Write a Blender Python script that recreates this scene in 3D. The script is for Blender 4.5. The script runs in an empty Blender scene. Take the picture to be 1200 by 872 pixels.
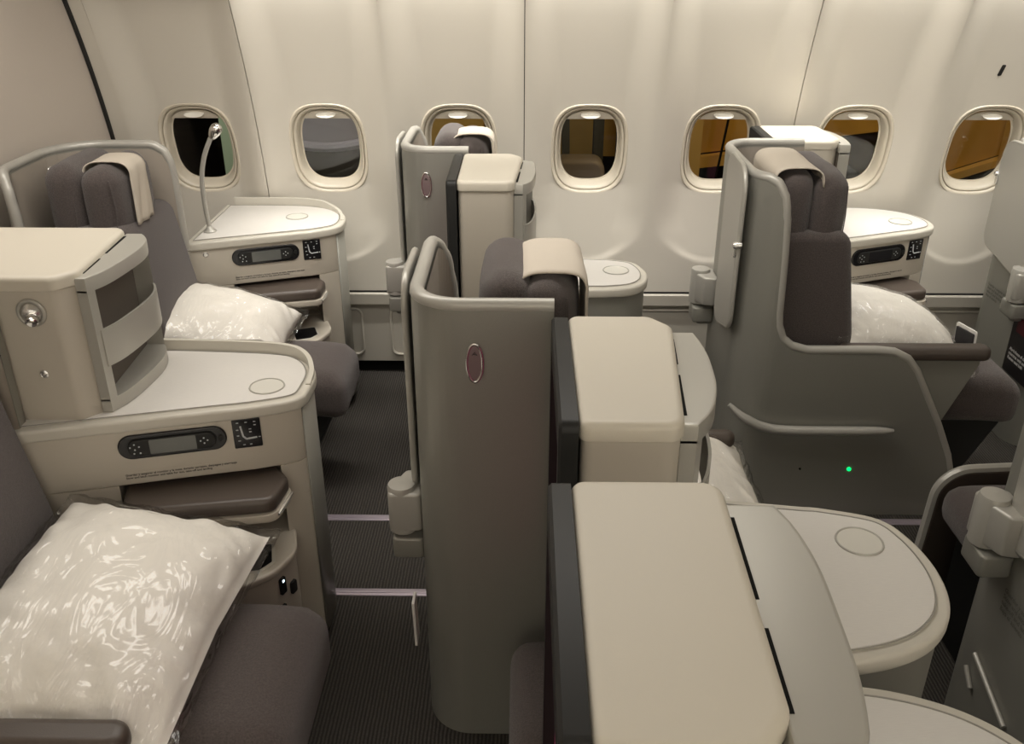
import bpy, bmesh, math, random
from mathutils import Vector, Matrix, noise
rnd = random.Random(7)
S = bpy.context.scene
COL = S.collection
PI = math.pi

# ------------------------------------------------------------------ materials
def mat(name, col, rough=.5, metal=0., bump=None, spec=.5, coat=0., emit=None, estr=0., var=None, sheen=0.):
    m = bpy.data.materials.new(name); m.use_nodes = True
    nt = m.node_tree; b = nt.nodes['Principled BSDF']
    b.inputs['Base Color'].default_value = (*col, 1); b.inputs['Roughness'].default_value = rough
    b.inputs['Metallic'].default_value = metal; b.inputs['Specular IOR Level'].default_value = spec
    b.inputs['Coat Weight'].default_value = coat
    b.inputs['Sheen Weight'].default_value = sheen
    if emit: b.inputs['Emission Color'].default_value = (*emit, 1); b.inputs['Emission Strength'].default_value = estr
    tc = nt.nodes.new('ShaderNodeTexCoord')
    if bump:
        sc, st, dist = bump[:3]
        n = nt.nodes.new('ShaderNodeTexNoise'); n.inputs['Scale'].default_value = sc; n.inputs['Detail'].default_value = 3
        if len(bump) > 3:
            mp = nt.nodes.new('ShaderNodeMapping'); mp.inputs['Scale'].default_value = bump[3]
            nt.links.new(tc.outputs['Object'], mp.inputs[0]); nt.links.new(mp.outputs[0], n.inputs['Vector'])
        else: nt.links.new(tc.outputs['Object'], n.inputs['Vector'])
        bp = nt.nodes.new('ShaderNodeBump'); bp.inputs['Strength'].default_value = st; bp.inputs['Distance'].default_value = dist
        nt.links.new(n.outputs['Fac'], bp.inputs['Height']); nt.links.new(bp.outputs[0], b.inputs['Normal'])
    if var:
        sc, amt = var[:2]
        n = nt.nodes.new('ShaderNodeTexNoise'); n.inputs['Scale'].default_value = sc; n.inputs['Detail'].default_value = 5
        if len(var) > 2:
            mp = nt.nodes.new('ShaderNodeMapping'); mp.inputs['Scale'].default_value = var[2]
            nt.links.new(tc.outputs['Object'], mp.inputs[0]); nt.links.new(mp.outputs[0], n.inputs['Vector'])
        else: nt.links.new(tc.outputs['Object'], n.inputs['Vector'])
        r = nt.nodes.new('ShaderNodeValToRGB')
        r.color_ramp.elements[0].position = .3; r.color_ramp.elements[1].position = .7
        r.color_ramp.elements[0].color = (*[c*(1-amt) for c in col], 1); r.color_ramp.elements[1].color = (*[min(1, c*(1+amt)) for c in col], 1)
        nt.links.new(n.outputs['Fac'], r.inputs[0]); nt.links.new(r.outputs[0], b.inputs['Base Color'])
    return m

M = {}
M['wall'] = mat('sidewall_plastic', (.63, .59, .515), .42, bump=(420, .12, .002))
M['bulk'] = mat('bulkhead_laminate', (.56, .50, .44), .38, bump=(300, .1, .002))
M['dado'] = mat('dado_plastic', (.50, .465, .40), .5, bump=(300, .1, .002))
M['winframe'] = mat('window_frame_plastic', (.66, .60, .49), .32)
M['shade'] = mat('window_shade_plastic', (.50, .45, .37), .45)
M['handle'] = mat('shade_handle_plastic', (.85, .82, .74), .3)
M['shell'] = mat('shell_champagne_paint', (.285, .278, .245), .4, metal=.3, bump=(700, .05, .001), var=(900, .05))
M['shellrim'] = mat('shell_rim_paint', (.42, .405, .365), .35, metal=.2)
M['lining'] = mat('shell_lining_taupe', (.36, .315, .265), .55, bump=(600, .1, .001))
M['cream'] = mat('cabinet_cream_laminate', (.60, .555, .465), .45, bump=(500, .08, .001))
M['fascia'] = mat('console_fascia_cream', (.52, .475, .40), .42, bump=(400, .06, .001))
M['trim'] = mat('console_trim_plastic', (.56, .53, .46), .35)
M['table'] = mat('table_white_linen_laminate', (.67, .645, .605), .4, var=(60, .035, (1, 14, 1)))
M['coaster'] = mat('coaster_inlay', (.62, .60, .54), .5)
M['racklining'] = mat('rack_lining_taupe', (.13, .11, .09), .6)
M['groove'] = mat('edge_groove_grey', (.30, .285, .25), .6)
M['silver'] = mat('satin_silver_paint', (.44, .425, .38), .36, metal=.3)
M['bright'] = mat('bright_silver', (.72, .71, .68), .25, metal=.85)
M['chrome'] = mat('chrome', (.75, .74, .72), .12, metal=1.)
M['bezel'] = mat('dark_bezel_plastic', (.020, .020, .019), .45, spec=.25)
M['black'] = mat('gloss_black_plastic', (.012, .012, .013), .22)
M['mattblack'] = mat('matt_black', (.010, .010, .009), .8, spec=.1)
M['fabric'] = mat('aubergine_grey_fabric', (.080, .063, .058), .9, bump=(700, .8, .003), var=(260, .30), sheen=.25)
M['cloth'] = mat('headrest_cloth_linen', (.55, .49, .41), .85, bump=(1200, .3, .001))
M['pad'] = mat('brown_armrest_leather', (.075, .058, .047), .42, bump=(350, .2, .001))
M['pillow'] = mat('white_pillow_cotton', (.86, .83, .77), .8, bump=(60, .3, .004))
M['icon'] = mat('pale_icon_print', (.55, .57, .58), .5)
M['ink'] = mat('dark_ink', (.035, .03, .028), .6)
M['greyink'] = mat('grey_ink', (.12, .115, .10), .6)
M['whiteink'] = mat('white_ink', (.75, .74, .72), .6)
M['lcd'] = mat('handset_display', (.14, .145, .135), .18, var=(6, .1))
M['lcdoff'] = mat('dark_display', (.02, .02, .022), .15)
M['magenta'] = mat('lit_magenta_screen', (.05, .01, .02), .2, emit=(.42, .055, .13), estr=.32)
M['led'] = mat('green_led', (.0, .3, .08), .3, emit=(.0, 1., .16), estr=2.2)
M['ledw'] = mat('white_led', (.5, .6, .6), .3, emit=(.7, .9, 1.), estr=4.)
M['ovallens'] = mat('oval_pink_lens', (.20, .145, .145), .25)
M['track'] = mat('seat_track_metal', (.50, .44, .50), .35, metal=.6)
M['paper'] = mat('paper_white', (.7, .68, .64), .6)
M['card'] = mat('dark_card', (.014, .012, .014), .3)
M['red'] = mat('dark_red_print', (.10, .008, .016), .4)
M['bluep'] = mat('blue_yellow_print', (.03, .06, .22), .5)
M['gasket'] = mat('black_gasket', (.012, .011, .010), .6)
M['ceil'] = mat('ceiling_plastic', (.62, .58, .50), .6)
M['gantry'] = mat('ochre_gantry_paint', (.50, .31, .07), .55, var=(3, .12))
M['gantrybeam'] = mat('pale_ochre_beam_paint', (.58, .40, .13), .55)
M['apron'] = mat('dark_apron', (.05, .035, .022), .8, var=(1.5, .3))
M['cowl'] = mat('grey_cowling_paint', (.36, .34, .37), .4)
M['green'] = mat('pale_green_panel', (.50, .62, .40), .5)
M['dark'] = mat('dark_hangar', (.06, .062, .055), .8)

def carpet():
    m = bpy.data.materials.new('dark_ribbed_carpet'); m.use_nodes = True
    nt = m.node_tree; b = nt.nodes['Principled BSDF']; b.inputs['Roughness'].default_value = .95
    b.inputs['Specular IOR Level'].default_value = .15
    tc = nt.nodes.new('ShaderNodeTexCoord'); mp = nt.nodes.new('ShaderNodeMapping'); mp.inputs['Scale'].default_value = (120, 330, 1)
    n = nt.nodes.new('ShaderNodeTexNoise'); n.inputs['Scale'].default_value = 1.; n.inputs['Detail'].default_value = 2
    w = nt.nodes.new('ShaderNodeTexWave'); w.bands_direction = 'X'; w.inputs['Scale'].default_value = 32; w.inputs['Distortion'].default_value = 1.2
    mx = nt.nodes.new('ShaderNodeMath'); mx.operation = 'MULTIPLY'
    r = nt.nodes.new('ShaderNodeValToRGB'); r.color_ramp.elements[0].color = (.030, .027, .024, 1); r.color_ramp.elements[1].color = (.088, .080, .070, 1)
    r.color_ramp.elements[1].position = .62
    bp = nt.nodes.new('ShaderNodeBump'); bp.inputs['Strength'].default_value = .8; bp.inputs['Distance'].default_value = .004
    L = nt.links.new
    L(tc.outputs['Object'], mp.inputs[0]); L(mp.outputs[0], n.inputs['Vector']); L(tc.outputs['Object'], w.inputs['Vector'])
    L(n.outputs['Fac'], mx.inputs[0]); L(w.outputs['Fac'], mx.inputs[1]); L(mx.outputs[0], r.inputs[0]); L(r.outputs[0], b.inputs['Base Color'])
    L(mx.outputs[0], bp.inputs['Height']); L(bp.outputs[0], b.inputs['Normal'])
    return m
M['carpet'] = carpet()

def film():
    m = bpy.data.materials.new('clear_crinkled_film'); m.use_nodes = True
    nt = m.node_tree; nt.nodes.clear(); L = nt.links.new
    o = nt.nodes.new('ShaderNodeOutputMaterial'); mix = nt.nodes.new('ShaderNodeMixShader')
    tr = nt.nodes.new('ShaderNodeBsdfTransparent'); tr.inputs[0].default_value = (.985, .98, .97, 1)
    gl = nt.nodes.new('ShaderNodeBsdfGlossy'); gl.inputs['Roughness'].default_value = .17
    lw = nt.nodes.new('ShaderNodeLayerWeight'); lw.inputs['Blend'].default_value = .22
    ad = nt.nodes.new('ShaderNodeMath'); ad.operation = 'MULTIPLY_ADD'; ad.inputs[1].default_value = .30; ad.inputs[2].default_value = .06
    tc = nt.nodes.new('ShaderNodeTexCoord')
    n = nt.nodes.new('ShaderNodeTexNoise'); n.inputs['Scale'].default_value = 5; n.inputs['Detail'].default_value = 2; n.inputs['Distortion'].default_value = 2.2
    v = nt.nodes.new('ShaderNodeTexVoronoi'); v.inputs['Scale'].default_value = 7
    va = nt.nodes.new('ShaderNodeMixRGB'); va.inputs[0].default_value = .35
    sm = nt.nodes.new('ShaderNodeMath'); sm.operation = 'ADD'
    bp = nt.nodes.new('ShaderNodeBump'); bp.inputs['Strength'].default_value = 1.; bp.inputs['Distance'].default_value = .014
    mp = nt.nodes.new('ShaderNodeMapping'); mp.inputs['Scale'].default_value = (1.9, .75, 1); mp.inputs['Rotation'].default_value = (0, 0, .5)
    L(tc.outputs['Object'], mp.inputs[0]); L(mp.outputs[0], n.inputs['Vector']); L(mp.outputs[0], va.inputs[1]); L(n.outputs['Color'], va.inputs[2]); L(va.outputs[0], v.inputs['Vector'])
    L(n.outputs['Fac'], sm.inputs[0]); L(v.outputs['Distance'], sm.inputs[1]); L(sm.outputs[0], bp.inputs['Height'])
    L(bp.outputs[0], gl.inputs['Normal'])
    L(lw.outputs['Fresnel'], ad.inputs[0]); L(ad.outputs[0], mix.inputs[0]); L(tr.outputs[0], mix.inputs[1]); L(gl.outputs[0], mix.inputs[2]); L(mix.outputs[0], o.inputs[0])
    return m
M['film'] = film()

def glass():
    m = bpy.data.materials.new('window_pane_glass'); m.use_nodes = True
    nt = m.node_tree; nt.nodes.clear(); L = nt.links.new
    o = nt.nodes.new('ShaderNodeOutputMaterial'); mix = nt.nodes.new('ShaderNodeMixShader')
    tr = nt.nodes.new('ShaderNodeBsdfTransparent'); tr.inputs[0].default_value = (.9, .9, .88, 1)
    gl = nt.nodes.new('ShaderNodeBsdfGlossy'); gl.inputs['Roughness'].default_value = .03
    fr = nt.nodes.new('ShaderNodeFresnel'); fr.inputs[0].default_value = 1.5
    L(fr.outputs[0], mix.inputs[0]); L(tr.outputs[0], mix.inputs[1]); L(gl.outputs[0], mix.inputs[2]); L(mix.outputs[0], o.inputs[0])
    return m
M['glass'] = glass()

# ------------------------------------------------------------------ scene-object helpers
ORG = {}
def tag(o, label=None, cat=None, group=None, kind=None):
    if label: o['label'] = label
    if cat: o['category'] = cat
    if group: o['group'] = group
    if kind: o['kind'] = kind
    return o
def root(name, loc, label, cat, group=None):
    o = bpy.data.objects.new(name, None); COL.objects.link(o); o.location = loc; o.empty_display_size = .1
    ORG[o.name] = Vector(loc)
    return tag(o, label, cat, group)

class G:
    """Collects vertices and faces in world coordinates; build() links them as one mesh object."""
    def __init__(s): s.v = []; s.f = []
    def add(s, v, f):
        k = len(s.v); s.v += [Vector(p) for p in v]; s.f += [tuple(i+k for i in q) for q in f]; return s
    def build(s, name, m, parent=None, sharp=38, label=None, kind=None, recalc=True, loc=None):
        org = ORG[parent.name] if parent is not None else Vector(loc if loc is not None else (0, 0, 0))
        me = bpy.data.meshes.new(name); me.from_pydata([p-org for p in s.v], [], s.f); me.update()
        if recalc:
            bm = bmesh.new(); bm.from_mesh(me); bmesh.ops.recalc_face_normals(bm, faces=bm.faces); bm.to_mesh(me); bm.free()
        me.materials.append(m)
        me.shade_smooth()
        if sharp: me.set_sharp_from_angle(angle=math.radians(sharp))
        o = bpy.data.objects.new(name, me); COL.objects.link(o)
        if parent is not None: o.parent = parent
        else: o.location = org
        ORG[o.name] = org
        if label: o['label'] = label
        if kind: o['kind'] = kind
        return o

class Fr:
    """A local frame: 2-D outline axes U, V and extrusion axis W."""
    def __init__(s, o, u, v, w): s.o, s.u, s.v, s.w = Vector(o), Vector(u), Vector(v), Vector(w)
    def p(s, a, b, c): return s.o+s.u*a+s.v*b+s.w*c
XY = Fr((0, 0, 0), (1, 0, 0), (0, 1, 0), (0, 0, 1))
def XZ(y, d=1): return Fr((0, y, 0), (1, 0, 0), (0, 0, 1), (0, d, 0))      # outline in x,z extruded along y
def YZ(x, d=1): return Fr((x, 0, 0), (0, 1, 0), (0, 0, 1), (d, 0, 0))      # outline in y,z extruded along x

def rpoly(pts, r=.01, seg=6):
    n = len(pts); out = []
    rr = r if isinstance(r, (list, tuple)) else [r]*n
    for i in range(n):
        p = Vector(pts[i]); a = Vector(pts[i-1])-p; b = Vector(pts[(i+1) % n])-p
        la, lb = a.length, b.length
        a.normalize(); b.normalize()
        ang = a.angle(b) if la > 1e-6 and lb > 1e-6 else PI
        if rr[i] <= 1e-5 or ang > PI-.05: out.append(p); continue
        t = min(rr[i]/math.tan(ang/2), la*.49, lb*.49); rad = t*math.tan(ang/2)
        c = p+(a+b).normalized()*(rad/math.sin(ang/2))
        s0, s1 = p+a*t-c, p+b*t-c
        a0 = math.atan2(s0.y, s0.x); d = math.atan2(s1.y, s1.x)-a0
        while d > PI: d -= 2*PI
        while d < -PI: d += 2*PI
        for k in range(seg+1): out.append(c+rad*Vector((math.cos(a0+d*k/seg), math.sin(a0+d*k/seg))))
    return out
def area2(o): return sum(o[i-1][0]*o[i][1]-o[i][0]*o[i-1][1] for i in range(len(o)))
def inset(o, d):
    n = len(o); res = []; sg = 1 if area2(o) > 0 else -1
    for i in range(n):
        p, a, b = Vector(o[i]), Vector(o[i-1]), Vector(o[(i+1) % n])
        e1, e2 = (p-a), (b-p)
        if e1.length < 1e-7: e1 = e2
        if e2.length < 1e-7: e2 = e1
        e1 = e1.normalized(); e2 = e2.normalized()
        n1, n2 = Vector((-e1.y, e1.x))*sg, Vector((-e2.y, e2.x))*sg
        m = n1+n2; m = m.normalized() if m.length > 1e-5 else n1
        res.append(p+m*(d/max(.45, m.dot(n1))))
    return res
def prism(o, w0, w1, r0=0., r1=0., fr=XY, seg=3, g=None, caps=(1, 1)):
    g = g or G(); rings = []
    if r0 > 0:
        for k in range(seg+1):
            a = k/seg*PI/2; rings.append((r0*(1-math.sin(a)), w0+r0*(1-math.cos(a))))
    else: rings.append((0, w0))
    if r1 > 0:
        for k in range(seg+1):
            a = k/seg*PI/2; rings.append((r1*(1-math.cos(a)), w1-r1*(1-math.sin(a))))
    else: rings.append((0, w1))
    if r0 > .0025: rings.insert(0, (r0+.002, w0))
    if r1 > .0025: rings.append((r1+.002, w1))
    n = len(o); V = []; F = []
    for ins, w in rings:
        q = inset(o, ins) if ins > 1e-6 else o
        V += [fr.p(p[0], p[1], w) for p in q]
    for k in range(len(rings)-1):
        for i in range(n):
            j = (i+1) % n; F.append((k*n+i, k*n+j, (k+1)*n+j, (k+1)*n+i))
    if caps[0]: F.append(tuple(range(n))[::-1])
    if caps[1]: F.append(tuple(range((len(rings)-1)*n, len(rings)*n)))
    return g.add(V, F)
def rect(x0, x1, y0, y1): return [(x0, y0), (x1, y0), (x1, y1), (x0, y1)]
def ell(cx, cy, a, b, n=32, e=2.):
    def p(t):
        c, s = math.cos(t), math.sin(t)
        return (cx+a*math.copysign(abs(c)**(2/e), c), cy+b*math.copysign(abs(s)**(2/e), s))
    return [p(2*PI*i/n) for i in range(n)]
def rbox(c, half, r, n=6, rot=None, fn=None, g=None):
    """Rounded box (a cushion); fn(p, q) may move a point given its place and its place in the unit cube."""
    g = g or G(); idx = {}; V = []; F = []
    h = Vector(half); c = Vector(c)
    def vid(i, j, k):
        if (i, j, k) in idx: return idx[(i, j, k)]
        q = Vector((i/n*2-1, j/n*2-1, k/n*2-1))
        # spread grid lines so that the rounding gets enough of them
        qs = Vector([math.copysign(abs(t)**.8, t) for t in q])
        p = Vector([qs[a]*h[a] for a in range(3)])
        inn = Vector([max(-(h[a]-r), min(h[a]-r, p[a])) for a in range(3)])
        d = p-inn
        if d.length > 1e-9: p = inn+d.normalized()*r
        if fn: p = fn(p, qs)
        if rot is not None: p = rot @ p
        V.append(c+p); idx[(i, j, k)] = len(V)-1; return len(V)-1
    for a in range(n):
        for b in range(n):
            for (k, fl) in ((0, 1), (n, 0)):
                for ax in range(3):
                    def m(s, t):
                        q = [0, 0, 0]; q[ax] = k; q[(ax+1) % 3] = s; q[(ax+2) % 3] = t; return vid(*q)
                    f = (m(a, b), m(a+1, b), m(a+1, b+1), m(a, b+1)); F.append(f[::-1] if fl else f)
    return g.add(V, F)
def tube(pts, r, n=10, g=None, closed=False, cap=True):
    g = g or G(); P = [Vector(p) for p in pts]; V = []; F = []; up = None; N = len(P)
    rr = r if isinstance(r, (list, tuple)) else [r]*N
    for i in range(N):
        t = (P[(i+1) % N]-P[i-1]) if (closed or 0 < i < N-1) else (P[1]-P[0] if i == 0 else P[-1]-P[-2])
        t.normalize()
        if up is None: up = t.orthogonal().normalized()
        up = (up-t*up.dot(t)); up = up.normalized() if up.length > 1e-6 else t.orthogonal().normalized()
        b = t.cross(up)
        V += [P[i]+(up*math.cos(2*PI*k/n)+b*math.sin(2*PI*k/n))*rr[i] for k in range(n)]
    for i in range(N if closed else N-1):
        for k in range(n):
            a, b_ = i*n+k, i*n+(k+1) % n; j = ((i+1) % N)*n
            F.append((a, b_, j+(k+1) % n, j+k))
    if cap and not closed: F += [tuple(range(n))[::-1], tuple(range((N-1)*n, N*n))]
    return g.add(V, F)
def lathe(prof, c, axis=(0, 0, 1), n=28, g=None):
    g = g or G(); a = Vector(axis).normalized(); u = a.orthogonal().normalized(); v = a.cross(u); c = Vector(c); V = []; F = []
    for r, h in prof: V += [c+a*h+(u*math.cos(2*PI*k/n)+v*math.sin(2*PI*k/n))*r for k in range(n)]
    for i in range(len(prof)-1):
        for k in range(n): F.append((i*n+k, i*n+(k+1) % n, (i+1)*n+(k+1) % n, (i+1)*n+k))
    F += [tuple(range(n))[::-1], tuple(range((len(prof)-1)*n, len(prof)*n))]
    return g.add(V, F)
def rings(rs, closed_ends=(0, 0), g=None):
    g = g or G(); n = len(rs[0]); V = [p for r in rs for p in r]; F = []
    for k in range(len(rs)-1):
        for i in range(n): F.append((k*n+i, k*n+(i+1) % n, (k+1)*n+(i+1) % n, (k+1)*n+i))
    if closed_ends[0]: F.append(tuple(range(n))[::-1])
    if closed_ends[1]: F.append(tuple(range((len(rs)-1)*n, len(rs)*n)))
    return g.add(V, F)
def smooth_path(pts, seg=6):
    """Catmull-Rom through the points."""
    P = [Vector(p) for p in pts]; P = [P[0]*2-P[1]]+P+[P[-1]*2-P[-2]]; out = []
    for i in range(1, len(P)-2):
        a, b, c, d = P[i-1:i+3]
        for k in range(seg):
            t = k/seg; out.append(.5*((2*b)+(c-a)*t+(2*a-5*b+4*c-d)*t*t+(3*b-a-3*c+d)*t**3))
    out.append(P[-2]); return out
def text(name, body, size, fr, u, v, w, m, parent, align='LEFT'):
    cu = bpy.data.curves.new(name, 'FONT'); cu.body = body; cu.size = size; cu.align_x = align; cu.space_line = 1.0
    cu.resolution_u = 2
    cu.materials.append(m)
    cu.offset = size*.028
    tmp = bpy.data.objects.new(name, cu); me = bpy.data.meshes.new_from_object(tmp); bpy.data.objects.remove(tmp)
    me.name = name; me.materials.clear(); me.materials.append(m)
    o = bpy.data.objects.new(name, me); COL.objects.link(o); o.parent = parent
    U, Vv, W = fr.u.normalized(), fr.v.normalized(), fr.w.normalized()
    mt = Matrix((U, Vv, W)).transposed().to_4x4(); mt.translation = fr.p(u, v, w)-ORG[parent.name]
    o.matrix_local = mt; ORG[o.name] = ORG[parent.name]
    return o

# ------------------------------------------------------------------ the cabin
R_F, ZC, YM = 2.64, .5, 3.76
def yw(z): return YM-R_F+math.sqrt(R_F*R_F-(z-ZC)**2)
WX = [.262+.5295*k for k in range(-3, 6)]
HX = .5295/2
WZ = 1.02
def sstep(a, b, x):
    t = max(0., min(1., (x-a)/(b-a))); return t*t*(3-2*t)
BD = .052
def bay(dx, z):
    z0, hw = .755, .205
    hw += .03*sstep(1.2, 1.75, z)
    d = abs(dx)-hw if z > z0 else math.hypot(dx, z-z0)-hw
    k = 1-sstep(z0-.02, z0+.10, z) if z < z0+.10 else 0
    k *= sstep(.35, .9, (z0-z)/hw) if z < z0 else 0
    a, b = (-.085, .055)
    a = a*(1-k)+(-.008)*k; b = b*(1-k)+.014*k
    ramp = .12+.88*max(0., min(1., (z-.545)/.33))
    return BD*(1-sstep(a, b, d))*ramp
def wall_pt(xc, dx, z, edge=0):
    y = yw(z)-BD+bay(dx, z)
    return Vector((xc+dx, y, z))

# sidewall panels: two windows to a panel, a narrow shadow gap between panels
ZB, ZT = .405, 1.78
def wall_cell(g, xc, gapl, gapr):
    HA, HB, NE = .150, .186, 3.0
    xl, xr = -HX+gapl, HX-gapr
    nx, nz = 36, 64
    zs = [ZB+(1.78-ZB)*(i/nz) for i in range(nz+1)]
    border = [(xl+(xr-xl)*i/nx, ZB) for i in range(nx)]+[(xr, zs[i]) for i in range(nz)] + \
             [(xr-(xr-xl)*i/nx, ZT) for i in range(nx)]+[(xl, zs[nz-i]) for i in range(nz)]
    N = len(border); K = 46; V = []; F = []
    for k in range(K+1):
        t = (k/K)
        for (bx, bz) in border:
            a = math.atan2((bz-WZ)/.75, bx/.29)
            c, s = math.cos(a), math.sin(a)
            r = (abs(c)**NE+abs(s)**NE)**(-1/NE)
            hx, hz = HA*c*r, WZ+HB*s*r
            V.append(wall_pt(xc, hx+(bx-hx)*t, hz+(bz-hz)*t))
    for k in range(K):
        for i in range(N):
            j = (i+1) % N; F.append((k*N+i, k*N+j, (k+1)*N+j, (k+1)*N+i))
    # turned-back panel edges
    o = K*N; e = len(V)
    for i in range(N):
        p = V[o+i].copy(); p.y += .02; V.append(p)
    for i in range(N):
        j = (i+1) % N
        if border[i][0] == border[j][0]:
            side = border[i][0]
            if (side == xl and gapl) or (side == xr and gapr): F.append((o+i, o+j, e+j, e+i))
    g.add(V, F)
pairs = [(None, 0), (1, 2), (3, 4), (5, 6), (7, 8)]
for pr in pairs:
    g = G()
    if pr[0] is None: wall_cell(g, WX[0], 0, .0016)
    else: wall_cell(g, WX[pr[0]], .0016, 0); wall_cell(g, WX[pr[1]], 0, .0016)
    g.build('wall_back', M['wall'], kind='structure', sharp=60)
# strip of sidewall reaching the bulkhead beside the first window
g = G(); V = []; F = []
zs = [ZB+(ZT-ZB)*i/40 for i in range(41)]
for z in zs:
    for x in (-1.70, WX[0]-HX): V.append((x, yw(z)-BD, z))
for i in range(40): F.append((2*i, 2*i+1, 2*i+3, 2*i+2))
g.add(V, F); g.build('wall_back', M['wall'], kind='structure')
# backing behind the shadow gaps
g = G()
for x in (WX[0]+HX, WX[2]+HX, WX[4]+HX, WX[6]+HX):
    V = []
    for z in zs: V += [(x-.02, yw(z)-BD+.021, z), (x+.02, yw(z)-BD+.021, z)]
    g.add(V, [(2*i, 2*i+1, 2*i+3, 2*i+2) for i in range(40)])
g.build('trim_1', M['gasket'], kind='structure')

# windows
def window(k, xc):
    base = Vector((xc, yw(WZ), WZ))
    tz = -(WZ-ZC)/math.sqrt(R_F**2-(WZ-ZC)**2)
    Vv = Vector((0, tz, 1)).normalized(); Nn = Vector((0, Vv.z, -Vv.y))
    fr = Fr(base, (1, 0, 0), Vv, Nn)
    def sup(a, b, n, e=2.9, N=72): return [fr.p(p[0], p[1], n) for p in ell(0, 0, a, b, N, e)]
    f = rings([sup(.161, .197, .006), sup(.158, .194, -.006), sup(.154, .190, -.010), sup(.149, .185, -.009), sup(.1435, .1795, -.003),
               sup(.142, .178, .010), sup(.1405, .1765, .010), sup(.139, .175, .000), sup(.135, .171, .001), sup(.129, .164, .012), sup(.124, .158, .028), sup(.121, .154, .044), sup(.115, .148, .046)])
    w = f.build('window_%d' % k, M['winframe'], kind='structure', sharp=50)
    # pulled-down lip of the shade
    vs = .121
    o = [p for p in ell(0, 0, .121, .155, 96, 2.9) if p[1] >= vs-.0001]
    o = sorted(o, key=lambda p: p[0]); o = [(o[0][0], vs)]+o+[(o[-1][0], vs)]
    sh = prism(o, .020, .026, fr=fr).build('shade', M['shade'], w)
    hd = [(math.cos(a)*.040, vs+.020-.004+math.sin(a)*.012) for a in [PI*2*i/24 for i in range(24)]]
    # scooped finger ledge facing up
    hg = G(); ring0 = []
    for (d, rr, up) in ((.022, 1.0, .000), (.012, 1.0, .001), (.010, .94, .001), (.012, .86, .0)):
        ring0.append([fr.p(math.cos(a)*.039*rr, vs+.019+up+math.sin(a)*.0085*rr, d+.008*(math.sin(a)-1)*(d < .021)) for a in [PI*2*i/28 for i in range(28)]])
    rings(ring0, (1, 1), hg).build('shade_handle', M['handle'], w)
    prism(ell(0, 0, .123, .156, 64, 2.9), .046, .049, fr=fr).build('pane', M['glass'], w)
    return w
for i, xc in enumerate(WX): window(i+1, xc)

# dado: ledge, lower lining with framed panels
g = G()
prof = [(3.705, .405), (3.692, .392), (3.694, .345), (3.715, .335), (3.72, .06), (3.79, .06), (3.79, .405)]
V = [(x, y, z) for x in (-1.70, 3.4) for y, z in prof]; n = len(prof)
g.add(V, [(i, (i+1) % n, n+(i+1) % n, n+i) for i in range(n)])
g.build('trim_2', M['dado'], kind='structure')
g = G()
for x0, x1 in ((-1.60, -.66), (-.60, -.02), (.44, 1.02), (1.08, 2.08), (2.14, 3.1)):
    o = rpoly(rect(x0+.01, x1-.06, .095, .315), .03)
    P = [(p[0], 3.715, p[1]) for p in o]
    tube([Vector(p) for p in P], .006, 8, g, closed=True)
g.build('trim_3', M['dado'], kind='structure')
prism(rect(-1.7, 3.4, .0, .06), 3.745, 3.79, fr=XZ(0)).build('baseboard_back', M['mattblack'], kind='structure')
prism(rect(-1.7, 3.4, .388, .406), 3.699, 3.73, fr=XZ(0)).build('trim_4', M['gasket'], kind='structure')

# floor, seat tracks, ceiling, bulkheads, far sidewall
prism(rect(-1.75, 4.0, -1.7, 3.8), -.05, 0).build('floor', M['carpet'], kind='structure')
for i, y in enumerate((2.185, 2.575)):
    g = G(); prism(rect(-1.6, 3.4, y-.016, y+.016), 0, .004, 0, .002, g=g)
    prism(rect(-1.6, 3.4, y-.005, y+.005), .004, .006, 0, .001, g=g)
    g.build('trim_%d' % (5+i), M['track'], kind='structure')
prism(rect(-1.75, 4.0, -1.7, 3.45), 2.25, 2.30).build('ceiling', M['ceil'], kind='structure')
g = G(); V = []   # overhead stowage bin front and cove above the sidewall
cv = [(3.50, 1.86), (3.36, 1.90), (3.10, 1.84), (2.95, 1.88), (2.82, 2.02), (2.78, 2.26), (3.6, 2.26)]
V = [(x, y, z) for x in (-1.66, 3.4) for y, z in cv]; n = len(cv)
g.add(V, [(i, (i+1) % n, n+(i+1) % n, n+i) for i in range(n)]+[tuple(range(n)), tuple(range(n, 2*n))[::-1]])
g.build('ceiling', M['ceil'], kind='structure')
BX = -1.655
prism([(-1.7, 0), (3.9, 0), (3.9, 2.3), (-1.7, 2.3)], BX-.06, BX, fr=YZ(0)).build('wall_left', M['bulk'], kind='structure')
tube([(BX+.006, yw(z)-BD-.002, z) for z in [.4+.02*i for i in range(70)]], .009, 8).build('trim_7', M['gasket'], kind='structure')
prism([(-1.7, 0), (3.9, 0), (3.9, 2.3), (-1.7, 2.3)], 4.0, 4.06, fr=YZ(0)).build('wall_right', M['bulk'], kind='structure')
prism(rect(-1.75, 4.06, 0, 2.3), -1.76, -1.7, fr=XZ(0)).build('wall_front', M['wall'], kind='structure')
# small black slot high on the sidewall
z = 1.344; xs = 1.812
prism(rpoly(rect(-.007, .007, -.022, .022), .004), -.004, .004, fr=Fr((xs, yw(z)+.001, z), (1, 0, 0), (0.12, -.33, .93), (0, .93, .33))).build('trim_8', M['gasket'], kind='structure')

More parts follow.
